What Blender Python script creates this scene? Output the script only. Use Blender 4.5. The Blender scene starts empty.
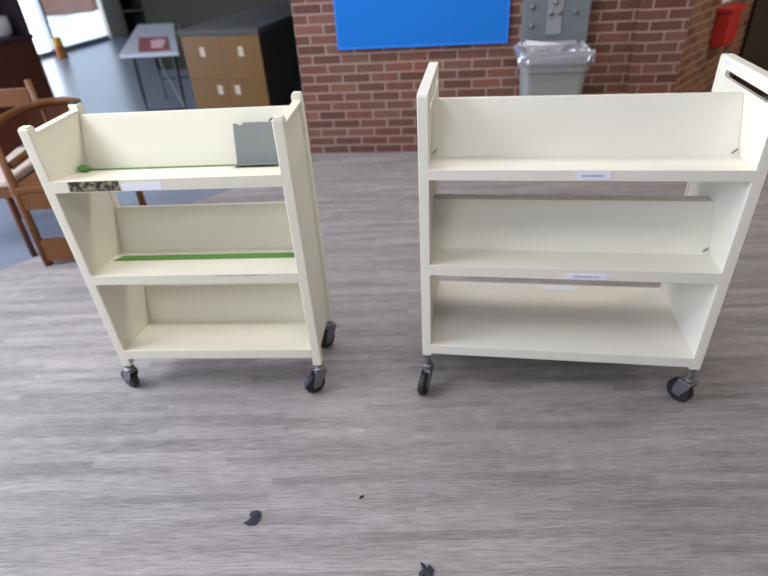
import bpy, bmesh, math, random
from mathutils import Vector, Matrix, Euler
random.seed(7)
PI = math.pi
S = bpy.context.scene
C = S.collection

# ------------------------------------------------------------------ camera
cam = bpy.data.cameras.new('camera'); co = bpy.data.objects.new('camera', cam); C.objects.link(co)
FPX = 547.095; PITCH = 0.5775; ROLL = -0.0673; CH = 1.4329
cam.sensor_width = 36.0; cam.lens = 36.0 * FPX / 768.0; cam.clip_start = .02; cam.clip_end = 200
fw = Vector((0, math.cos(PITCH), -math.sin(PITCH)))
up0 = Vector((0, math.sin(PITCH), math.cos(PITCH))); rt0 = Vector((1, 0, 0))
rt = rt0 * math.cos(ROLL) + up0 * math.sin(ROLL); up = up0 * math.cos(ROLL) - rt0 * math.sin(ROLL)
co.matrix_world = Matrix(((rt.x, up.x, -fw.x, 0), (rt.y, up.y, -fw.y, 0), (rt.z, up.z, -fw.z, CH), (0, 0, 0, 1)))
cam.dof.use_dof = True; cam.dof.focus_distance = 1.35; cam.dof.aperture_fstop = 2.3
S.camera = co

# ------------------------------------------------------------------ light
S.view_settings.view_transform = 'Standard'; S.view_settings.look = 'None'
S.view_settings.gamma = 1; S.view_settings.use_curve_mapping = False
S.view_settings.exposure = -0.08
w = bpy.data.worlds.new('world'); S.world = w; w.use_nodes = True
bg = w.node_tree.nodes['Background']; bg.inputs[0].default_value = (.78, .88, 1, 1); bg.inputs[1].default_value = 5
def area(name, loc, size, power, col, rot=(0, 0, 0), sy=None):
    l = bpy.data.lights.new(name, 'AREA'); l.energy = power; l.color = col; l.shape = 'RECTANGLE'
    l.size = size; l.size_y = sy or size
    o = bpy.data.objects.new(name, l); o.location = loc; o.rotation_euler = rot; C.objects.link(o); return o
sun = bpy.data.lights.new('sun', 'SUN'); sun.energy = 5; sun.angle = .01; sun.color = (1, .97, .92)
so = bpy.data.objects.new('sun', sun); so.rotation_euler = Euler((R := math.radians(38), math.radians(12), 0)); C.objects.link(so)
WARM = (1, .93, .82); NEUT = (1, .97, .93)
COOL = (.86, .92, 1)
area('ceiling_panel_light', (-2.6, 1.2, 2.84), 1.6, 112, COOL, sy=1.6)
area('ceiling_panel_light', (-1.4, -1.2, 2.84), 1.2, 44, COOL, sy=1.2)
area('ceiling_panel_light', (.2, 3.0, 2.84), 1.2, 34, NEUT, sy=.6)
area('ceiling_panel_light', (.6, .2, 2.84), 1.2, 12, NEUT, sy=.6)
area('ceiling_panel_light', (3.7, 2.6, 2.84), 1.2, 44, WARM, sy=.6)
area('ceiling_panel_light', (-2.6, 7.5, 2.84), 1.2, 8, NEUT, sy=.6)
area('window_daylight', (-6.3, 2.4, 1.55), 5.5, 400, (.76, .85, 1), rot=(0, math.radians(-90), math.radians(-12)), sy=5.5).data.size = 2.2

# ------------------------------------------------------------------ materials
def mat(name, col, rough=.6, metal=0, noise=0, nscale=20, bump=0, bscale=200, spec=.5, stretch=None):
    m = bpy.data.materials.new(name); m.use_nodes = True; nt = m.node_tree; b = nt.nodes['Principled BSDF']
    b.inputs['Base Color'].default_value = (*col, 1); b.inputs['Roughness'].default_value = rough
    b.inputs['Metallic'].default_value = metal; b.inputs['Specular IOR Level'].default_value = spec
    tc = nt.nodes.new('ShaderNodeTexCoord'); mp = nt.nodes.new('ShaderNodeMapping'); nt.links.new(tc.outputs['Object'], mp.inputs[0])
    if stretch: mp.inputs['Scale'].default_value = stretch
    if noise:
        n = nt.nodes.new('ShaderNodeTexNoise'); n.inputs['Scale'].default_value = nscale; n.inputs['Detail'].default_value = 5
        nt.links.new(mp.outputs[0], n.inputs[0])
        mx = nt.nodes.new('ShaderNodeMix'); mx.data_type = 'RGBA'
        mx.inputs[6].default_value = (*[c * (1 - noise) for c in col], 1); mx.inputs[7].default_value = (*[min(1, c * (1 + noise)) for c in col], 1)
        nt.links.new(n.outputs[0], mx.inputs[0]); nt.links.new(mx.outputs[2], b.inputs['Base Color'])
    if bump:
        n2 = nt.nodes.new('ShaderNodeTexNoise'); n2.inputs['Scale'].default_value = bscale; nt.links.new(mp.outputs[0], n2.inputs[0])
        bp = nt.nodes.new('ShaderNodeBump'); bp.inputs['Strength'].default_value = bump; bp.inputs['Distance'].default_value = .002
        nt.links.new(n2.outputs[0], bp.inputs['Height']); nt.links.new(bp.outputs[0], b.inputs['Normal'])
    return m
def srgb(r, g, b):
    f = lambda c: (c / 255 / 12.92) if c / 255 <= .04045 else ((c / 255 + .055) / 1.055) ** 2.4
    return (f(r), f(g), f(b))
M = {}
M['cream'] = mat('cream_enamel', srgb(231, 225, 208), .42, noise=.035, nscale=9)
M['cream2'] = mat('white_enamel', srgb(234, 229, 217), .42, noise=.03, nscale=8)
M['rubber'] = mat('black_rubber', (.012, .012, .014), .55)
M['steel'] = mat('caster_steel', (.2, .2, .21), .45, .7)
M['green'] = mat('green_tape', srgb(88, 140, 62), .7, noise=.12, nscale=40)
M['grey_metal'] = mat('grey_bookend', srgb(128, 131, 130), .6, noise=.04)
M['paper'] = mat('white_label', srgb(238, 238, 250), .5)
M['ink'] = mat('faded_ink', srgb(140, 140, 160), .6)
M['oak'] = mat('oak', srgb(100, 66, 13), .45, noise=.22, nscale=6, stretch=(8, 8, 1))
M['chairwood'] = mat('chair_wood', srgb(104, 62, 26), .4, noise=.25, nscale=8, stretch=(5, 5, 1))
M['darkwood'] = mat('dark_maroon_wood', srgb(84, 42, 24), .45, noise=.2, nscale=5, stretch=(6, 6, 1))
M['purple'] = mat('dark_purple_laminate', srgb(48, 34, 46), .6, noise=.1)
M['black'] = mat('black_laminate', (.008, .006, .005), .5, noise=.1)
M['greytop'] = mat('grey_counter', srgb(52, 53, 54), .6, noise=.15, nscale=12)
M['seat'] = mat('pale_upholstery', srgb(190, 172, 160), .9, noise=.08, bump=.3)
M['blue'] = mat('blue_felt', srgb(34, 112, 200), .95, noise=.14, nscale=90, bump=.4, bscale=300, spec=.1)
M['bluetrim'] = mat('pale_blue_edge', srgb(30, 124, 224), .8)
M['bin'] = mat('grey_plastic', srgb(142, 142, 138), .55, noise=.03)
M['liner'] = mat('clear_liner', srgb(186, 186, 194), .16, .55)
M['panel'] = mat('grey_panel', srgb(118, 124, 130), .45, .3, noise=.06)
M['panel2'] = mat('light_grey_panel', srgb(150, 152, 156), .4, .3)
M['red'] = mat('red_box', srgb(190, 34, 20), .5, noise=.1)
M['olive'] = mat('dark_olive', srgb(66, 66, 50), .6, noise=.2, nscale=3)
M['tabletop'] = mat('table_laminate', srgb(160, 164, 176), .5, noise=.05)
M['plate'] = mat('pale_plate', srgb(176, 160, 140), .6)
M['redmat'] = mat('dark_red_mat', srgb(120, 42, 48), .7, noise=.1)
M['pinkish'] = mat('pale_pink', srgb(200, 160, 170), .7)
M['legmetal'] = mat('dark_leg_metal', srgb(60, 62, 70), .35, .8)
M['frame'] = mat('window_frame_metal', srgb(150, 155, 165), .4, .5)
M['wallpaint'] = mat('wall_paint', srgb(190, 186, 178), .9, noise=.03)
M['ceil'] = mat('ceiling_tile', srgb(215, 213, 208), .95, noise=.04)
M['pave'] = mat('pavement', (.75, .76, .78), .9, noise=.08, nscale=.7)
M['brown_door'] = mat('dark_brown_door', srgb(58, 42, 20), .5, noise=.3, nscale=5, stretch=(5, 5, 1))
M['orange'] = mat('orange_plastic', srgb(190, 110, 40), .6)
M['yellow'] = mat('yellow_plastic', srgb(225, 170, 50), .6)
M['debris'] = mat('dark_leaf', srgb(42, 44, 54), .9, noise=.2, nscale=60)
M['white'] = mat('white_ceramic', srgb(200, 195, 195), .5)
M['books'] = mat('book_spines', srgb(150, 148, 156), .7, noise=.2, nscale=4, stretch=(6, 1, 1))

def barcode_mat():
    m = mat('dark_speckled_strip', srgb(60, 56, 48), .4); nt = m.node_tree; b = nt.nodes['Principled BSDF']
    tc = nt.nodes.new('ShaderNodeTexCoord'); n = nt.nodes.new('ShaderNodeTexNoise'); n.inputs['Scale'].default_value = 75; n.inputs['Detail'].default_value = 3
    nt.links.new(tc.outputs['Object'], n.inputs[0]); r = nt.nodes.new('ShaderNodeValToRGB')
    r.color_ramp.elements[0].position = .42; r.color_ramp.elements[0].color = (*srgb(42, 40, 34), 1)
    r.color_ramp.elements[1].position = .62; r.color_ramp.elements[1].color = (*srgb(150, 140, 110), 1)
    nt.links.new(n.outputs[0], r.inputs[0]); nt.links.new(r.outputs[0], b.inputs['Base Color']); return m
M['strip'] = barcode_mat()

def brick_mat(name, c1, c2, mort):
    m = bpy.data.materials.new(name); m.use_nodes = True; nt = m.node_tree; b = nt.nodes['Principled BSDF']; b.inputs['Roughness'].default_value = .85
    L = nt.links.new; N = nt.nodes.new
    tc = N('ShaderNodeTexCoord'); sp = N('ShaderNodeSeparateXYZ'); cb = N('ShaderNodeCombineXYZ')
    L(tc.outputs['Object'], sp.inputs[0]); L(sp.outputs['X'], cb.inputs['X']); L(sp.outputs['Z'], cb.inputs['Y'])
    br = N('ShaderNodeTexBrick'); L(cb.outputs[0], br.inputs['Vector'])
    br.inputs['Scale'].default_value = 1; br.inputs['Brick Width'].default_value = .205; br.inputs['Row Height'].default_value = .0655
    br.inputs['Mortar Size'].default_value = .0062; br.inputs['Mortar Smooth'].default_value = .25; br.inputs['Bias'].default_value = -.05
    br.inputs['Color1'].default_value = (*c1, 1); br.inputs['Color2'].default_value = (*c2, 1); br.inputs['Mortar'].default_value = (*mort, 1)
    n = N('ShaderNodeTexNoise'); n.inputs['Scale'].default_value = 2.6; n.inputs['Detail'].default_value = 4; L(cb.outputs[0], n.inputs[0])
    n2 = N('ShaderNodeTexNoise'); n2.inputs['Scale'].default_value = 60; n2.inputs['Detail'].default_value = 4; L(cb.outputs[0], n2.inputs[0])
    hs = N('ShaderNodeHueSaturation'); L(br.outputs['Color'], hs.inputs['Color'])
    mr = N('ShaderNodeMapRange'); mr.inputs['To Min'].default_value = .78; mr.inputs['To Max'].default_value = 1.25; L(n2.outputs[0], mr.inputs['Value'])
    mr2 = N('ShaderNodeMapRange'); mr2.inputs['To Min'].default_value = .7; mr2.inputs['To Max'].default_value = 1.2; L(n.outputs[0], mr2.inputs['Value'])
    L(mr.outputs[0], hs.inputs['Value']); L(mr2.outputs[0], hs.inputs['Saturation']); L(hs.outputs[0], b.inputs['Base Color'])
    bp = N('ShaderNodeBump'); bp.inputs['Strength'].default_value = .6; bp.inputs['Distance'].default_value = .006; bp.invert = True
    L(br.outputs['Fac'], bp.inputs['Height']); L(bp.outputs[0], b.inputs['Normal'])
    return m
M['brick'] = brick_mat('red_brick', srgb(92, 56, 46), srgb(124, 78, 64), srgb(158, 130, 118))
M['brick2'] = brick_mat('warm_lit_brick', srgb(108, 62, 42), srgb(146, 94, 62), srgb(165, 134, 108))  # brick of the angled wall, its warmer light mixed into the colours

def carpet_mat():
    m = bpy.data.materials.new('grey_plank_carpet'); m.use_nodes = True; nt = m.node_tree; b = nt.nodes['Principled BSDF']
    b.inputs['Roughness'].default_value = .95; b.inputs['Specular IOR Level'].default_value = .15
    L = nt.links.new; N = nt.nodes.new
    tc = N('ShaderNodeTexCoord'); rot = N('ShaderNodeMapping'); rot.inputs['Rotation'].default_value = (0, 0, .05); L(tc.outputs['Object'], rot.inputs[0])
    br = N('ShaderNodeTexBrick'); L(rot.outputs[0], br.inputs['Vector']); br.inputs['Scale'].default_value = 1
    br.inputs['Brick Width'].default_value = .45; br.inputs['Row Height'].default_value = .028; br.inputs['Mortar Size'].default_value = 0
    br.inputs['Color1'].default_value = (*srgb(134, 127, 127), 1); br.inputs['Color2'].default_value = (*srgb(152, 144, 144), 1); br.offset = .37
    st = N('ShaderNodeMapping'); st.inputs['Scale'].default_value = (14, 200, 1); L(rot.outputs[0], st.inputs[0])
    n = N('ShaderNodeTexNoise'); n.inputs['Scale'].default_value = 1; n.inputs['Detail'].default_value = 4; L(st.outputs[0], n.inputs[0])
    st2 = N('ShaderNodeMapping'); st2.inputs['Scale'].default_value = (2.2, 16, 1); L(rot.outputs[0], st2.inputs[0])
    n2 = N('ShaderNodeTexNoise'); n2.inputs['Scale'].default_value = 1; n2.inputs['Detail'].default_value = 3; L(st2.outputs[0], n2.inputs[0])
    n3 = N('ShaderNodeTexNoise'); n3.inputs['Scale'].default_value = 260; L(tc.outputs['Object'], n3.inputs[0])
    def rng(src, a, c):
        r = N('ShaderNodeMapRange'); r.inputs['From Min'].default_value = .3; r.inputs['From Max'].default_value = .7; r.inputs['To Min'].default_value = a; r.inputs['To Max'].default_value = c; L(src, r.inputs['Value']); return r.outputs[0]
    m1 = N('ShaderNodeMath'); m1.operation = 'MULTIPLY'; L(rng(n.outputs[0], .76, 1.24), m1.inputs[0]); L(rng(n2.outputs[0], .86, 1.14), m1.inputs[1])
    m2 = N('ShaderNodeMath'); m2.operation = 'MULTIPLY'; L(m1.outputs[0], m2.inputs[0]); L(rng(n3.outputs[0], .88, 1.12), m2.inputs[1])
    hs = N('ShaderNodeHueSaturation'); L(br.outputs['Color'], hs.inputs['Color']); L(m2.outputs[0], hs.inputs['Value']); L(hs.outputs[0], b.inputs['Base Color'])
    bp = N('ShaderNodeBump'); bp.inputs['Strength'].default_value = .5; bp.inputs['Distance'].default_value = .003; L(n.outputs[0], bp.inputs['Height']); L(bp.outputs[0], b.inputs['Normal'])
    return m
M['carpet'] = carpet_mat()
M['hall'] = mat('blue_grey_vinyl_plank', srgb(128, 134, 150), .27, noise=.12, nscale=1.2, stretch=(3, 14, 1), spec=.5)

def glass_mat():
    m = bpy.data.materials.new('window_glass'); m.use_nodes = True; nt = m.node_tree; nt.nodes.clear()
    o = nt.nodes.new('ShaderNodeOutputMaterial'); t = nt.nodes.new('ShaderNodeBsdfTransparent'); g = nt.nodes.new('ShaderNodeBsdfGlossy'); mx = nt.nodes.new('ShaderNodeMixShader')
    t.inputs[0].default_value = (.62, .66, .70, 1); g.inputs['Roughness'].default_value = .03; mx.inputs[0].default_value = .06
    nt.links.new(t.outputs[0], mx.inputs[1]); nt.links.new(g.outputs[0], mx.inputs[2]); nt.links.new(mx.outputs[0], o.inputs[0]); return m
M['glass'] = glass_mat()

# ------------------------------------------------------------------ mesh helpers
class MB:
    def __init__(s): s.bm = bmesh.new()
    def box(s, x0, x1, y0, y1, z0, z1, mtx=None):
        vs = [s.bm.verts.new(mtx @ Vector(p) if mtx else p) for p in
              [(x0, y0, z0), (x1, y0, z0), (x1, y1, z0), (x0, y1, z0), (x0, y0, z1), (x1, y0, z1), (x1, y1, z1), (x0, y1, z1)]]
        for f in [(3, 2, 1, 0), (4, 5, 6, 7), (0, 1, 5, 4), (1, 2, 6, 5), (2, 3, 7, 6), (3, 0, 4, 7)]: s.bm.faces.new([vs[i] for i in f])
        return s
    def prism(s, pts, axis, a, b, mtx=None):      # pts: 2D outline in the other two axes
        def mk(p, t):
            v = {'x': (t, p[0], p[1]), 'y': (p[0], t, p[1]), 'z': (p[0], p[1], t)}[axis]
            return s.bm.verts.new(mtx @ Vector(v) if mtx else v)
        A = [mk(p, a) for p in pts]; B = [mk(p, b) for p in pts]; n = len(pts)
        s.bm.faces.new(A[::-1]); s.bm.faces.new(B)
        for i in range(n): s.bm.faces.new([A[i], A[(i + 1) % n], B[(i + 1) % n], B[i]])
        return s
    def lathe(s, prof, seg=24, mtx=None, cap=True):
        rings = []
        for r, z in prof:
            rings.append([s.bm.verts.new((mtx @ Vector((r * math.cos(2 * PI * k / seg), r * math.sin(2 * PI * k / seg), z))) if mtx else
                          (r * math.cos(2 * PI * k / seg), r * math.sin(2 * PI * k / seg), z)) for k in range(seg)])
        for a, b in zip(rings, rings[1:]):
            for k in range(seg): s.bm.faces.new([a[k], a[(k + 1) % seg], b[(k + 1) % seg], b[k]])
        if cap: s.bm.faces.new(rings[0][::-1]); s.bm.faces.new(rings[-1])
        return s
    def tube(s, pts, r, seg=12, flat=None):
        pts = [Vector(p) for p in pts]; rings = []
        for i, p in enumerate(pts):
            d = (pts[min(i + 1, len(pts) - 1)] - pts[max(i - 1, 0)]).normalized()
            u = d.cross(Vector((0, 0, 1)));
            if u.length < .05: u = d.cross(Vector((0, 1, 0)))
            u.normalize(); v = u.cross(d).normalized()
            ru, rv = flat or (r, r)
            rings.append([s.bm.verts.new(p + u * ru * math.cos(2 * PI * k / seg) + v * rv * math.sin(2 * PI * k / seg)) for k in range(seg)])
        for a, b in zip(rings, rings[1:]):
            for k in range(seg): s.bm.faces.new([a[k], a[(k + 1) % seg], b[(k + 1) % seg], b[k]])
        s.bm.faces.new(rings[0][::-1]); s.bm.faces.new(rings[-1]); return s
    def build(s, name, m, parent=None, bevel=0, smooth=False, seg=2):
        bmesh.ops.recalc_face_normals(s.bm, faces=s.bm.faces)
        me = bpy.data.meshes.new(name); s.bm.to_mesh(me); s.bm.free()
        me.materials.append(m); o = bpy.data.objects.new(name, me); C.objects.link(o)
        if parent: o.parent = parent
        if smooth:
            for p in me.polygons: p.use_smooth = True
        if bevel:
            b = o.modifiers.new('bevel', 'BEVEL'); b.width = bevel; b.segments = seg; b.limit_method = 'ANGLE'; b.angle_limit = math.radians(40)
        return o
def empty(name, loc, rz=0):
    o = bpy.data.objects.new(name, None); C.objects.link(o); o.location = loc; o.rotation_euler = (0, 0, rz); o.empty_display_size = .1; return o
def tag(o, label, cat, group=None):
    o['label'] = label; o['category'] = cat
    if group: o['group'] = group
    return o
def struct(o): o['kind'] = 'structure'; return o

# ------------------------------------------------------------------ room shell
A0 = Vector((-.501, 4.191, 0)); WY = -.1407
carp = [(-.501, 4.191), (2.07, 3.826), (3.45, 5.2), (5.6, 5.2), (5.6, -3.5), (-8.4, -3.5), (-8.4, -2.6), (-3.2, 1.70), (-2.09, 2.64), (-1.02, 3.56)]
struct(MB().prism(carp, 'z', -.1, 0).build('floor', M['carpet']))
hall = [(-.501, 4.191), (-1.02, 3.56), (-2.09, 2.64), (-3.2, 1.70), (-8.4, -2.6), (-8.6, -2.6), (-4.85, 12.0), (3.0, 12.0), (3.0, 5.2), (3.45, 5.2), (2.07, 3.826)]
struct(MB().prism([(-8.9, -3.4), (-4.85, 12.3), (5.6, 12.3), (5.6, 5.2), (3.45, 5.2), (2.07, 3.826), (-.501, 4.191), (-1.02, 3.56), (-2.09, 2.64), (-3.2, 1.70), (-8.4, -2.6), (-8.4, -3.4)], 'z', -.1, 0).build('floor', M['hall']))
struct(MB().box(-10.5, 5.7, -3.6, 12.4, 2.85, 2.95).build('ceiling', M['ceil']))
o = struct(MB().box(0, 2.6, 0, .24, 0, 2.85).build('wall_back', M['brick'])); o.location = A0; o.rotation_euler.z = WY
o = struct(MB().box(2.29, 2.6, -.035, -.0005, 0, 2.85).build('wall_back_pilaster', M['brick'])); o.location = A0; o.rotation_euler.z = WY
o = struct(MB().box(0, 1.62, 0, .24, 0, 2.85).build('wall_corner', M['brick2'])); o.location = (2.075, 3.829, 0); o.rotation_euler.z = math.radians(45)
o = struct(MB().box(0, 2.3, 0, .1, 0, 2.85).build('wall_far_right', M['wallpaint'])); o.location = (3.33, 5.32, 0)
# dark door at the right edge
dr = struct(MB().box(0, 1.0, 0, .05, .01, 2.2).build('door_1', M['brown_door'], bevel=.004)); dr.location = (3.27, 4.93, 0); dr.rotation_euler.z = math.radians(-8)
MB().lathe([(.028, 0), (.028, .03), (.02, .05)], 16, Matrix.Translation((.9, -.01, 1.0)) @ Matrix.Rotation(PI / 2, 4, 'X')).build('door_handle', M['steel'], dr)
MB().box(-.06, 0, -.02, .1, 0, 2.28).box(1.003, 1.06, -.02, .1, 0, 2.28).box(0, 1.003, -.02, .1, 2.21, 2.28).build('door_frame', M['brown_door'], dr)
struct(MB().box(5.6, 5.7, -3.6, 12.4, 0, 2.85).build('wall_right', M['wallpaint']))
struct(MB().box(-9, 5.6, -3.6, -3.5, 0, 2.85).build('wall_front', M['wallpaint']))
struct(MB().box(-4.75, 5.6, 12.3, 12.4, 0, 2.85).build('wall_far', M['wallpaint']))
# window wall on the left: bays of glass with mullions, from far corner back past the camera
D = Vector((.2477, .9688, 0)); P1 = Vector((-4.93, 11.55, 0)); WL = math.atan2(-D.x, D.y)
bay = 1.45
for i in range(11):
    base = P1 - D * bay * (i + 1)
    wn = struct(MB().box(-.05, .05, -.03, .03, 0, 2.85).box(-.05, .05, .03, bay - .03, 0, .07).box(-.05, .05, .03, bay - .03, 2.35, 2.85).build('window_%d' % (i + 1), M['frame']))
    wn.location = base; wn.rotation_euler.z = WL
    if i != 1: MB().box(-.006, .006, .03, bay - .03, .07, 2.35).build('pane', M['glass'], wn)   # the second bay is an open doorway
o = struct(MB().box(-.05, .05, .03, .95, 0, 2.85).build('wall_far_left', M['wallpaint'])); o.location = P1; o.rotation_euler.z = WL
# outside ground
struct(MB().box(-60, -3, -8, 60, -.25, -.15).build('ground_outside', M['pave'])).location.x = -6.2

# ------------------------------------------------------------------ book carts
def caster(parent, x, y, ztop, r, swing, ww=.026, off=.026):
    """a swivel caster whose stem is at (x, y); swing = direction (radians) in which the wheel trails"""
    e = bpy.data.objects.new('caster', None); C.objects.link(e); e.parent = parent; e.location = (x, y, 0); e.rotation_euler.z = swing; e.empty_display_size = .03
    T = Matrix.Translation((off, 0, r)) @ Matrix.Rotation(PI / 2, 4, 'X')
    MB().lathe([(r * .2, -ww / 2), (r * .9, -ww / 2), (r, -ww / 2 + .006), (r, ww / 2 - .006), (r * .9, ww / 2), (r * .2, ww / 2)], 28, T).build('wheel', M['rubber'], e, smooth=False)
    MB().lathe([(.010, -ww / 2 - .008), (.010, ww / 2 + .008)], 12, T).lathe([(r * .3, -ww / 2 - .001), (r * .3, ww / 2 + .001)], 20, T).build('hub', M['steel'], e)
    m = MB()
    for sgn in (-1, 1):
        yy = sgn * (ww / 2 + .004)
        m.prism([(off - .013, r - .012), (off + .013, r - .012), (off + .016, r + .01), (.022, 2 * r + .012), (-.022, 2 * r + .012), (-.02, 2 * r - .004)], 'y', yy - .0015, yy + .0015)
    m.box(-.024, .024, -(ww / 2 + .0055), ww / 2 + .0055, 2 * r + .0105, 2 * r + .0145)
    m.build('fork', M['steel'], e, bevel=.001)
    MB().lathe([(.018, 2 * r + .014), (.020, 2 * r + .022), (.014, 2 * r + .026), (.010, ztop - .006), (.016, ztop - .004), (.016, ztop)], 18).build('stem', M['steel'], e)
    return e
def trough(parent, name, x0, x1, fz, lip, cy, cz, by, bz, m, flip=None, th=.0035):
    """front lip, sloped shelf and leaning back, folded from one sheet. profile in (y, z)"""
    f = (lambda p: (flip - p[0], p[1])) if flip else (lambda p: p)
    d1 = Vector((cy, cz - fz)).normalized(); d2 = Vector((by - cy, bz - cz)).normalized()
    n1 = Vector((-d1.y, d1.x)); n2 = Vector((-d2.y, d2.x))
    prof = [(.0, fz - lip), (0, fz), (cy, cz), (by, bz), (by + .012, bz), (by + .012, bz - .012), (by + .004, bz - .012), (by + .004, bz - .004), (by + .003, bz - .005),
            (cy + .004, cz - th), (.004, fz - th), (.004, fz - lip)]
    prof = [(0, fz - lip), (0, fz), (cy, cz), (by, bz), (by + .011, bz), (by + .011, bz - .014), (by + .008, bz - .014), (by + .008, bz - .003), (by + .0032, bz - .003),
            (cy + .0032, cz - th), (.0032, fz - th), (.0032, fz - lip + .003), (.012, fz - lip + .003), (.012, fz - lip)]
    return MB().prism([f(p) for p in prof], 'x', x0, x1).build(name, m, parent, bevel=.0012, seg=2)

# ---- left cart: single sided, square corner posts
LW, LD, LH, LZ, LT = .7616, .30, 1.016, .1234, .033
cl = tag(empty('book_cart', (-1.0022, 1.5935, 0), -.0955), 'cream metal three-shelf book cart with green tape strips on its shelves', 'book cart')
cm = M['cream']
SPL = .016
for side in (0, 1):
    x0 = 0 if side == 0 else LW - LT; x1 = x0 + LT
    for y0 in (0, LD - LT):
        m = MB(); bot = .006 if side == 0 else 0; top = -SPL if side == 0 else -.002
        # post, slightly splayed on the left side
        b_ = [(x0 + bot, y0), (x1 + bot, y0), (x1 + bot, y0 + LT), (x0 + bot, y0 + LT)]; t_ = [(a - bot + top, c) for a, c in b_]
        vb = [m.bm.verts.new((a, c, LZ)) for a, c in b_]; vt = [m.bm.verts.new((a, c, LH)) for a, c in t_]
        m.bm.faces.new(vb[::-1]); m.bm.faces.new(vt)
        for k in range(4): m.bm.faces.new([vb[k], vb[(k + 1) % 4], vt[(k + 1) % 4], vt[k]])
        m.build('corner_post', cm, cl, bevel=.004, seg=3)
        cx = x0 + LT / 2 + top
        MB().box(cx - LT * .4, cx + LT * .4, y0 + LT * .1, y0 + LT * .9, LH + .0003, LH + .004).build('post_cap', M['rubber'] if y0 > 0 and not side else cm, cl, bevel=.002)
    m = MB(); bot = .006 if side == 0 else 0; top = -SPL if side == 0 else -.002
    def xx(z, base): return base + bot + (top - bot) * (z - LZ) / (LH - LZ)
    zt, zb = LH - .022, LZ + .035; xa, xb = x0 + LT * .35, x0 + LT * .65
    if side == 0: xa, xb = x0 + .014, x1 - .004
    vs = [m.bm.verts.new((xx(z, x), y, z)) for x, y, z in [(xa, LT, zb), (xb, LT, zb), (xb, LD - LT, zb), (xa, LD - LT, zb), (xa, LT, zt), (xb, LT, zt), (xb, LD - LT, zt), (xa, LD - LT, zt)]]
    for f in [(3, 2, 1, 0), (4, 5, 6, 7), (0, 1, 5, 4), (1, 2, 6, 5), (2, 3, 7, 6), (3, 0, 4, 7)]: m.bm.faces.new([vs[i] for i in f])
    m.build('side_panel', cm, cl)
    m = MB(); m.box(xx(zt, x0) + .004, xx(zt, x1) - .001, LT, LD - LT, zt - .003, zt + .005).build('top_rim', cm, cl, bevel=.002)
LX0, LX1 = LT - .006, LW - LT
tT = trough(cl, 'shelf', LX0 - .010, LX1, .8565, .0376, .202, .8199, .262, .9831, cm)
tM = trough(cl, 'shelf', LX0 - .002, LX1, .5199, .0345, .2164, .4968, .262, .6512, cm)
tB = trough(cl, 'shelf', LX0 + .006, LX1, .1993, .0389, .2184, .1669, .262, .315, cm)
# tape strips lie on shelves (parts)
def shelf_patch(x0, x1, y0, y1, fz, cy, cz, name, m, parent, tl=0, tr=0):
    z = lambda y: fz + (cz - fz) * y / cy
    mb = MB()
    pts = [(x0, y0), (x1, y0), (x1 + tr, y1), (x0 + tl, y1)]
    a = [mb.bm.verts.new((x, y, z(y) + .0006)) for x, y in pts]; b = [mb.bm.verts.new((x, y, z(y) + .0016)) for x, y in pts]
    mb.bm.faces.new(a[::-1]); mb.bm.faces.new(b)
    for k in range(4): mb.bm.faces.new([a[k], a[(k + 1) % 4], b[(k + 1) % 4], b[k]])
    return mb.build(name, m, parent)
t1 = shelf_patch(.036, .715, .125, .168, .5199, .2164, .4968, 'green_tape_strip', M['green'], cl, .02, -.004)
t1['label'] = 'green tape strip across the middle shelf'
t2 = shelf_patch(.035, .715, .170, .196, .8565, .202, .8199, 'green_tape_strip', M['green'], cl)
# crumpled knob of green tape at the left end of the top shelf
mb = MB(); bmesh.ops.create_icosphere(mb.bm, subdivisions=3, radius=1)
for v in mb.bm.verts:
    n = 1 + .22 * math.sin(v.co.x * 5 + 1) * math.cos(v.co.y * 6) + random.uniform(-.05, .05)
    v.co = Vector((.040 + v.co.x * .019 * n, .150 + v.co.y * .012 * n, .8415 + v.co.z * .0115 * n))
k = mb.build('tape_wad', M['green'], cl, smooth=True); k['label'] = 'crumpled wad of green tape'
# front lip labels
o = MB().box(.072, .232, -.0012, -.0002, .8225, .8545).build('speckled_strip', M['strip'], cl); o['label'] = 'dark speckled strip stuck on the front lip'
# torn edge pieces on the strip
o = MB().box(.240, .361, -.0012, -.0002, .8225, .845).build('paper_label', M['paper'], cl); o['label'] = 'blank white label'
# scuffs
mb = MB()
for _ in range(9):
    x = .45 + .02*_; mb.box(x, x + .021, -.0009, -.0002, .515 + .001 * math.sin(_ * 2), .5162 + .0006 * math.sin(_ * 1.3))
mb.build('scuff_mark', M['ink'], cl)
rl = .041
caster(cl, .017, .017, LZ, rl, math.radians(150))
caster(cl, LW - .017, .017, LZ, rl, math.radians(222))
caster(cl, .017, LD - .017, LZ, rl, math.radians(150))
caster(cl, LW - .017, LD - .017, LZ, rl, math.radians(235))

# bookend on the left cart's top shelf
be = tag(empty('bookend', (0, 0, 0)), 'grey metal bookend standing at the right end of the cream cart top shelf', 'bookend')
be.matrix_world = Matrix.Translation((-1.0022, 1.5935, 0)) @ Matrix.Rotation(-.0955, 4, 'Z') @ Matrix.Translation((.538, .186, .8235)) @ Matrix.Rotation(math.radians(-16), 4, 'X')
pl = [(0, .002), (.145, .002), (.145, .118), (.139, .128), (.09, .130), (.034, .130), (.03, .124), (.02, .122), (.014, .127), (0, .127)]
MB().prism(pl, 'y', -.0012, .0012).build('upright_plate', M['grey_metal'], be, bevel=.0006)
MB().box(.0, .145, -.06, -.0015, .0012, .0032).build('base_plate', M['grey_metal'], be)
MB().tube([(.118, 0, .1315), (.128, 0, .139), (.142, 0, .142), (.155, 0, .139)], .0025).build('top_clip', M['rubber'], be)

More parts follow.
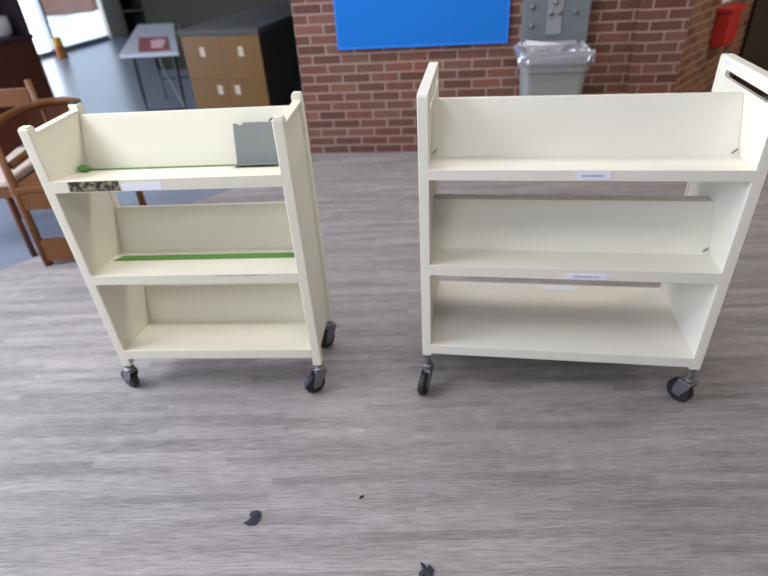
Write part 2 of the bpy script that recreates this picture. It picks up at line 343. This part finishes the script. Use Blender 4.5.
# ---- right cart: double sided sloping shelves over a flat bottom shelf, sheet side panels with hand slots
RW, RD, RH, RZ, RT = .9181, .4197, 1.0644, .1533, .0304
cr = tag(empty('book_cart', (.1211, 1.4985, 0), -.1871), 'large white metal book cart with hand slots in its side panels and small labels', 'book cart')
cm = M['cream2']
for side in (0, 1):
    x0 = 0 if side == 0 else RW - RT; x1 = x0 + RT; mid = (x0 + x1) / 2
    fl = .0025
    # perimeter flange ring
    def ring(o_, i_, xa, xb, m):
        n = len(o_)
        def V(p, x): return m.bm.verts.new((x, p[0], p[1]))
        oa = [V(p, xa) for p in o_]; ob = [V(p, xb) for p in o_]; ia = [V(p, xa) for p in i_]; ib = [V(p, xb) for p in i_]
        for k in range(n):
            q = (k + 1) % n
            m.bm.faces.new([oa[k], oa[q], ob[q], ob[k]]); m.bm.faces.new([ia[k], ib[k], ib[q], ia[q]])
            m.bm.faces.new([oa[k], ia[k], ia[q], oa[q]]); m.bm.faces.new([ob[k], ob[q], ib[q], ib[k]])
    def rr(y0, y1, z0, z1, r, seg=5):
        pts = []
        for cx_, cz_, a0 in ((y1 - r, z1 - r, 0), (y0 + r, z1 - r, 90), (y0 + r, z0 + r, 180), (y1 - r, z0 + r, 270)):
            for k in range(seg + 1):
                a = math.radians(a0 + 90 * k / seg); pts.append((cx_ + r * math.cos(a), cz_ + r * math.sin(a)))
        return pts
    outer = rr(0, RD, RZ, RH, .012)
    m = MB(); ring(outer, rr(.016, RD - .016, RZ + .016, RH - .016, .008), x0, x1, m)
    m.build('side_flange', cm, cr, bevel=.002)
    # sheet with slot: ring from inset outline to slot outline
    slot_o = rr(.045, .350, 1.012, 1.032, .0095)
    m = MB(); ring(rr(.014, RD - .014, RZ + .014, RH - .014, .01), slot_o, x1 - .006 if side == 0 else x0 + .003, x1 - .003 if side == 0 else x0 + .006, m)
    m.build('side_panel', cm, cr)
    m = MB(); ring(rr(.040, .355, 1.007, 1.037, .0145), slot_o, (x1 - .0045 if side == 0 else x0 + .0045) - .006, (x1 - .0045 if side == 0 else x0 + .0045) + .006, m)
    m.build('hand_slot_rim', cm, cr)
X0, X1 = RT - .0029, RW - RT + .0029
pr = [('shelf', .8525, .032, .1235, .8459, .2158 - .012, .9995), ('shelf', .5352, .0385, .1191, .5299, .192, .679)]
for nm, fz, lip, cy, cz, by, bz in pr:
    trough(cr, nm, X0, X1, fz, lip, cy, cz, by - .003, bz, cm)
    trough(cr, nm, X0, X1, fz, lip, cy, cz, by - .003, bz, cm, flip=RD)
    MB().box(X0, X1, by + .009, RD - by - .009 if RD - by - .009 > by + .0095 else by + .012, bz - .006, bz - .002).build('ridge_strip', cm, cr)
fz, lip = .2084, .0384
MB().prism([(0, fz - lip), (0, fz), (.2, fz + .001), (RD, fz + .002), (RD, fz - lip), (RD - .012, fz - lip), (RD - .012, fz - lip + .003), (RD - .0035, fz - lip + .003), (RD - .0035, fz - .003), (.0035, fz - .003), (.0035, fz - lip + .003), (.012, fz - lip + .003), (.012, fz - lip)], 'x', X0, X1).build('shelf', cm, cr, bevel=.0012)
def label(x0, x1, z0, z1, y, s=-1):
    a, b = (y - .0012, y - .0002) if s < 0 else (y + .0002, y + .0012)
    o = MB().box(x0, x1, a, b, z0, z1).build('paper_label', M['paper'], cr); o['label'] = 'small white label'
    m = MB(); n = 14; zc = (z0 + z1) / 2
    for k in range(n):
        xa = x0 + (x1 - x0) * (.17 + .66 * k / n); h = random.choice([.0016, .0022, .0028])
        m.box(xa, xa + (x1 - x0) * .03, a - .0004, a - .0001, zc - h, zc + h)
    m.build('faded_print', M['ink'], o)
label(.437, .528, .825, .8485, 0); label(.452, .570, .5, .520, 0)
o = MB().box(.44, .565, RD - .045, RD - .010, fz + .0022, fz + .003).build('paper_label', M['paper'], cr)
for side, yy, zz in ((0, .118, .860), (1, .118, .858), (1, .115, .542)):
    xx_ = RT - .0 if side == 0 else RW - RT
    m = MB().tube([(xx_ - .018 * side + .004 * (1 - side), yy, zz), (xx_ - .003 + .015 * (1 - side), yy + .008, zz + .009)], .0022); m.build('shelf_screw', M['steel'], cr)
rr_ = .043
caster(cr, .016, .017, RZ, rr_, math.radians(-105), ww=.024, off=.040)
caster(cr, RW - .016, .017, RZ, rr_, math.radians(128), ww=.034, off=.018)
caster(cr, .016, RD - .017, RZ, rr_, math.radians(-100), ww=.024)
caster(cr, RW - .016, RD - .017, RZ, rr_, math.radians(150), ww=.03)

# ------------------------------------------------------------------ on the brick wall
def onwall(name): return empty(name, A0, WY)
b = tag(onwall('notice_board'), 'bright blue felt notice board on the brick wall', 'notice board')
MB().box(.312, 1.448, -.032, -.004, .768, 1.9).build('felt_surface', M['blue'], b)
MB().box(.300, .312, -.034, -.003, .755, 1.912).box(1.448, 1.46, -.034, -.003, .755, 1.912).box(.312, 1.448, -.034, -.003, .755, .768).box(.312, 1.448, -.034, -.003, 1.9, 1.912).build('edge_trim', M['bluetrim'], b)

p = tag(onwall('wall_panel'), 'grey metal panel with small fittings on the brick wall above the bin', 'panel')
MB().box(1.545, 1.968, -.07, -.002, .72, 1.42).build('housing', M['panel'], p, bevel=.008)
MB().box(1.70, 1.795, -.078, -.0705, .80, 1.38).build('centre_strip', M['panel2'], p, bevel=.003)
for (x, z) in ((1.605, .97), (1.605, .86), (1.745, .99), (1.72, .93), (1.775, .93), (1.875, .93), (1.745, 1.15), (1.605, 1.12)):
    yb = -.0785 if 1.7 < x < 1.795 else -.0705
    T = Matrix.Translation((x, yb, z)) @ Matrix.Rotation(PI / 2, 4, 'X')
    MB().lathe([(.016, 0), (.016, .008), (.010, .018), (.004, .02)], 16, T).build('knob', M['steel'], p, smooth=True)

bn = empty('waste_bin', A0, WY); tag(bn, 'grey plastic waste bin with a shiny clear liner folded over its rim', 'waste bin')
def rrect(cx, cy, hx, hy, r, z, m, seg=6):
    vs = []
    for sx, sy, a0 in ((1, 1, 0), (-1, 1, 90), (-1, -1, 180), (1, -1, 270)):
        for k in range(seg + 1):
            a = math.radians(a0 + 90 * k / seg); vs.append(m.bm.verts.new((cx + sx * (hx - r) + r * math.cos(a), cy + sy * (hy - r) + r * math.sin(a), z)))
    return vs
def loft(secs, m, cap=True, seg=6):
    rs = [rrect(*s_, m, seg) for s_ in secs]
    for a, c in zip(rs, rs[1:]):
        for k in range(len(a)): m.bm.faces.new([a[k], a[(k + 1) % len(a)], c[(k + 1) % len(a)], c[k]])
    if cap: m.bm.faces.new(rs[0][::-1]); m.bm.faces.new(rs[-1])
bx, by_ = 1.725, -.29
m = MB(); loft([(bx, by_, .15, .11, .03, .0), (bx, by_, .19, .15, .04, .655), (bx, by_, .182, .142, .04, .655), (bx, by_, .14, .10, .03, .02)], m); m.build('body', M['bin'], bn, smooth=False)
m = MB(); loft([(bx, by_, .192, .152, .04, .64), (bx, by_, .205, .165, .05, .645), (bx, by_, .212, .168, .05, .735), (bx, by_, .206, .162, .05, .74), (bx, by_, .200, .158, .045, .735), (bx, by_, .193, .152, .042, .645)], m); m.build('rim', M['bin'], bn, smooth=False)
# liner: crumpled skirt and sagging top
m = MB(); N_ = 14; rings = []
prof = [(1.01, .695), (1.04, .715), (1.05, .735), (1.035, .752), (.98, .762), (.92, .755), (.84, .735), (.7, .725), (.5, .74), (.3, .715), (.12, .73)]
for q_, (sc, z) in enumerate(prof):
    rs = rrect(bx, by_, .218 * sc, .174 * sc, .05 * sc, z, m, 10)
    for i, v in enumerate(rs):
        am = .006 if q_ < 5 else .022
        v.co.z += random.uniform(-am, am) + .008 * math.sin(i * .9 + q_); v.co.x += random.uniform(-.006, .006); v.co.y += random.uniform(-.006, .006)
    rings.append(rs)
for a, c in zip(rings, rings[1:]):
    for k in range(len(a)): m.bm.faces.new([a[k], a[(k + 1) % len(a)], c[(k + 1) % len(a)], c[k]])
m.bm.faces.new(rings[-1])
m.build('liner', M['liner'], bn, smooth=False)

# red box on the angled wall with a white paper above it
rb = tag(empty('wall_box', (2.075, 3.829, 0), math.radians(45)), 'red box mounted on the angled brick wall', 'box')
MB().box(.60, .88, -.10, -.004, .585, .81).build('box_body', M['red'], rb, bevel=.012)
MB().box(.59, .89, -.11, -.003, .8105, .84).build('box_lid', M['red'], rb, bevel=.006)
wp = tag(empty('paper_notice', (2.075, 3.829, 0), math.radians(45)), 'white paper notice on the angled brick wall just above the red box', 'notice')
MB().box(.66, .86, -.006, -.001, .86, 1.2).build('sheet', M['paper'], wp)

# ------------------------------------------------------------------ cabinet, table, bookcases
cb_ = tag(empty('cabinet', (-.80, 4.42, 0), -.26), 'oak fronted cabinet with grey counter top and four pale plates', 'cabinet')
CW, CDp, CHt = .64, 1.6, .88
MB().box(-CW, 0, .02, CDp, .06, CHt - .03).box(-CW + .03, -.03, .06, CDp - .05, 0, .06).build('body', M['black'], cb_)
MB().box(-CW - .01, .01, -.012, CDp + .02, CHt - .03, CHt + .012).build('worktop', M['greytop'], cb_, bevel=.004)
for (xa, xb, za, zb_) in ((-CW + .001, -CW / 2 - .0008, .5308, .85), (-CW / 2 + .0008, -.001, .5308, .85), (-CW + .001, -CW / 2 - .0008, .08, .5292), (-CW / 2 + .0008, -.001, .08, .5292)):
    d = MB().box(xa, xb, 0, .019, za, zb_).build('drawer_front' if za > .5 else 'door', M['oak'], cb_)
    xc = (xa + xb) / 2 + (0 if za > .5 else (.085 if xa < -.4 else -.085))
    zc = .735 if za > .5 else .455
    MB().box(xc - .022, xc + .022, -.004, -.0005, zc - .034, zc + .034).build('pale_plate', M['plate'], d)

def foldtable():
    t = tag(empty('folding_table', (-1.50, 4.72, 0), 0), 'pale grey folding table with a dark red mat on it beside the cabinet', 'table')
    q = [(0, 0), (-.50, .06), (-1.02, 2.02), (-.60, 1.95)]
    MB().prism(q, 'z', .69, .72).build('tabletop', M['tabletop'], t, bevel=.006)
    def fr(y0, sx):
        xs = -.22 * y0
        for k in (0, 1):
            x = xs - .07 - .34 * k
            MB().tube([(x, y0, .69), (x - .02, y0 + .03, .35), (x, y0, .014)], .013).build('leg', M['legmetal'], t)
        MB().tube([(xs - .07, y0, .22), (xs - .41, y0, .22)], .009).build('cross_bar', M['legmetal'], t)
        MB().tube([(xs - .10, y0 + .02, .30), (xs - .26, y0 + .55, .675)], .008).build('brace', M['steel'], t)
    fr(.25, 1); fr(1.6, 1)
    MB().tube([(-.12, .35, .02), (-.42, .75, .5), (-.46, .85, .68)], .010).build('brace', M['steel'], t)
    return t
foldtable()
rm = tag(empty('table_mat', (-1.50, 4.72, .7212)), 'dark red rectangular mat with a pale figure lying on the folding table', 'mat')
MB().prism([(-.10, .09), (-.36, .12), (-.63, .92), (-.35, .87)], 'z', 0, .006).build('sheet', M['redmat'], rm)
MB().prism([(-.19, .22), (-.29, .24), (-.44, .68), (-.37, .74), (-.30, .66), (-.26, .5)], 'z', .0062, .0075).build('pale_figure', M['pinkish'], rm)

# maroon bookcase lining the left side
bc = tag(empty('bookcase', (-3.69, 6.72, 0), -math.atan2(.36, .93)), 'dark maroon low bookcase with tall dark purple upper part at far left', 'bookcase')
MB().box(-.75, 0, -2.6, 0, 0, .66).build('base_cabinet', M['darkwood'], bc, bevel=.004)
MB().box(-.77, .015, -2.62, .012, .6605, .70).build('ledge', M['purple'], bc, bevel=.004)
MB().box(-.75, -.42, -2.6, 0, .701, 1.9).build('upper_hutch', M['purple'], bc)
MB().box(-.419, 0, -.04, 0, .701, 1.9).build('end_panel', M['purple'], bc)
m = MB(); m.lathe([(.05, 0), (.075, .02), (.085, .10), (.08, .17), (.07, .18)], 20)
j = m.build('pot', M['white'], smooth=True); tag(j, 'white round pot standing on the ledge of the maroon bookcase', 'pot')
j.location = Vector((-3.69, 6.72, .701)) - Vector((.36, .93, 0)) * .20 + Vector((-.93, .36, 0)) * .18; j.scale = (1.3, 1.3, 1.1)

# service counter behind the cabinet and low shelving by the far wall
sc = tag(empty('service_counter', (-2.9, 8.1, 0), -.14), 'long dark olive service counter behind the oak cabinet', 'counter')
MB().box(0, 3.6, 0, .7, 0, .86).build('front_panel', M['olive'], sc)
MB().box(-.03, 3.63, -.04, .74, .8605, .90).build('worktop', M['greytop'], sc, bevel=.004)
MB().box(0, 3.6, -.012, -.001, .5, .53).box(0, 3.6, -.012, -.001, .2, .22).build('trim_band', M['greytop'], sc)
ls = tag(empty('low_bookshelf', (-4.35, 11.0, 0), 0), 'low dark bookshelf by the far wall beside the bright glass', 'bookshelf')
MB().box(0, 2.4, .0, .45, 0, .12).box(0, 2.4, .40, .45, .12, .9).box(0, .04, 0, .4, .12, .9).box(2.36, 2.4, 0, .4, .12, .9).box(.04, 2.36, 0, .4, .48, .51).build('case', M['black'], ls)
MB().box(-.02, 2.42, -.02, .47, .9, .94).build('top_board', M['panel'], ls)
# little orange and yellow cone by the glass
cn = tag(empty('floor_post', (-4.97, 9.72, 0)), 'small stubby orange post with yellow top standing on the floor by the bright doorway', 'post')
MB().lathe([(.085, 0), (.09, .02), (.075, .04), (.07, .18)], 20).build('lower_part', M['orange'], cn)
MB().lathe([(.068, .1805), (.07, .26), (.055, .30), (.02, .31)], 20).build('upper_part', M['yellow'], cn)
# outside
for i, (x, y, l, lab) in enumerate(((-9.6, 18.6, 1.35, 'low brick planter wall seen through the glass, left one'), (-8.75, 19.4, 1.2, 'low brick planter wall seen through the glass, right one'))):
    ob = MB().box(0, l, 0, .5, 0, 1.1).build('planter_wall', M['brick'], bevel=.01); ob.location = (x, y, -.15); ob.rotation_euler.z = .2
    tag(ob, lab, 'planter wall')

# ------------------------------------------------------------------ wooden chairs at the left
wm = M['chairwood']
ch = tag(empty('wooden_chair', (-1.83, 2.66, 0), 0), 'wooden barrel-back chair right beside the cream cart', 'chair', None)
def leg(par, x, y, z1, r=.020, m=None, dx=0, dy=0): return MB().tube([(x, y, 0), (x + dx * .5, y + dy * .5, z1 * .5), (x + dx, y + dy, z1)], r, 10).build('leg', m or wm, par, smooth=True)
for (x, y, z) in ((0, 0, .73), (.03, .42, .73), (.42, .02, .42), (.42, .42, .42)): leg(ch, x, y, z, .021)
MB().prism([(-.02, -.02), (.45, .0), (.45, .45), (.0, .45)], 'z', .42, .455).build('seat', wm, ch, bevel=.008)
MB().box(.01, .42, -.012, .012, .33, .42).box(.01, .42, .41, .43, .33, .42).box(-.012, .012, .01, .42, .33, .42).build('apron', wm, ch)
MB().box(.0, .42, -.014, .014, .03, .155).build('stretcher_board', wm, ch, bevel=.003)
pts = [(.40, -.03, .70)] ; pts = [(.0, -.02, .745), (-.01, .15, .755), (.0, .32, .76), (.05, .43, .76), (.16, .47, .755), (.24, .46, .74)]
MB().tube(pts, .02, 10, flat=(.014, .022)).build('back_rail', wm, ch, smooth=True)
MB().tube([(.02, .02, .56), (.02, .3, .57), (.07, .42, .57), (.2, .46, .57), (.38, .44, .57)], .02, 10, flat=(.012, .022)).build('lower_rail', wm, ch, smooth=True)
m = MB(); prev = None
for q in range(len(pts) - 1):
    for t_ in (0, .25, .5, .75) if q < len(pts) - 2 else (0, .25, .5, .75, 1):
        a = Vector(pts[q]).lerp(Vector(pts[q + 1]), t_); d_ = (Vector(pts[q + 1]) - Vector(pts[q])).normalized(); nn = Vector((d_.y, -d_.x, 0)) * .005
        cur = [m.bm.verts.new(a + nn + Vector((0, 0, -.01))), m.bm.verts.new(a - nn + Vector((0, 0, -.01))), m.bm.verts.new(a - nn + Vector((0, 0, -.15))), m.bm.verts.new(a + nn + Vector((0, 0, -.15)))]
        if prev:
            for k in range(4): m.bm.faces.new([prev[k], prev[(k + 1) % 4], cur[(k + 1) % 4], cur[k]])
        else: m.bm.faces.new(cur[::-1])
        prev = cur
m.bm.faces.new(prev)
m.build('back_board', M['darkwood'], ch)

c2 = tag(empty('wooden_chair', (-2.14, 2.98, 0), 0), 'wooden chair with a pale padded seat at the left edge behind the barrel-back chair', 'chair')
for (x, y, z, m) in ((.17, -.20, .42, M['darkwood']), (-.21, -.20, .42, M['darkwood']), (.20, .34, .84, wm), (-.20, .34, .84, wm)): leg(c2, x, y, z, .016 if m is not wm else .019, m)
MB().box(-.21, .215, -.22, .36, .36, .42).build('apron', wm, c2, bevel=.004)
MB().box(-.225, .23, -.23, .34, .4205, .465).build('seat', M['seat'], c2, bevel=.015, seg=3)
MB().box(-.18, .18, .33, .35, .70, .80).box(-.18, .18, .33, .35, .56, .60).build('backrest', wm, c2, bevel=.006)

# ------------------------------------------------------------------ scraps on the carpet
def scrap(x, y, pts, lab):
    pts = [(a * 1.3, b_ * 1.3) for a, b_ in pts]
    m = MB(); n = len(pts)
    c = m.bm.verts.new((0, 0, .009)); r1 = [m.bm.verts.new((a, b_, random.uniform(.002, .008))) for a, b_ in pts]; r0 = [m.bm.verts.new((a * .8, b_ * .8, .0005)) for a, b_ in pts]
    for k in range(n):
        q = (k + 1) % n; m.bm.faces.new([c, r1[k], r1[q]]); m.bm.faces.new([r1[k], r0[k], r0[q], r1[q]])
    m.bm.faces.new(r0[::-1])
    o = m.build('dark_scrap', M['debris'], smooth=False); o.location = (x, y, 0); tag(o, lab, 'scrap'); return o
scrap(-.433, .998, [(-.019, -.013), (-.004, -.02), (.010, -.015), (.018, .0), (.017, .014), (.006, .019), (-.006, .017), (-.010, .010), (-.003, .004), (-.010, -.004)], 'black crescent scrap on the carpet in front of the cream cart')
scrap(.059, .803, [(-.014, -.018), (.0, -.02), (.012, -.012), (.018, .002), (.010, .014), (.004, .008), (-.002, .018), (-.009, .020), (-.006, .006), (-.014, -.002)], 'black ragged scrap on the carpet at the bottom of the photo')
scrap(-.112, 1.045, [(-.005, -.003), (.006, .001), (.008, .004), (-.001, .002)], 'tiny dark crumb on the carpet between the two scraps')
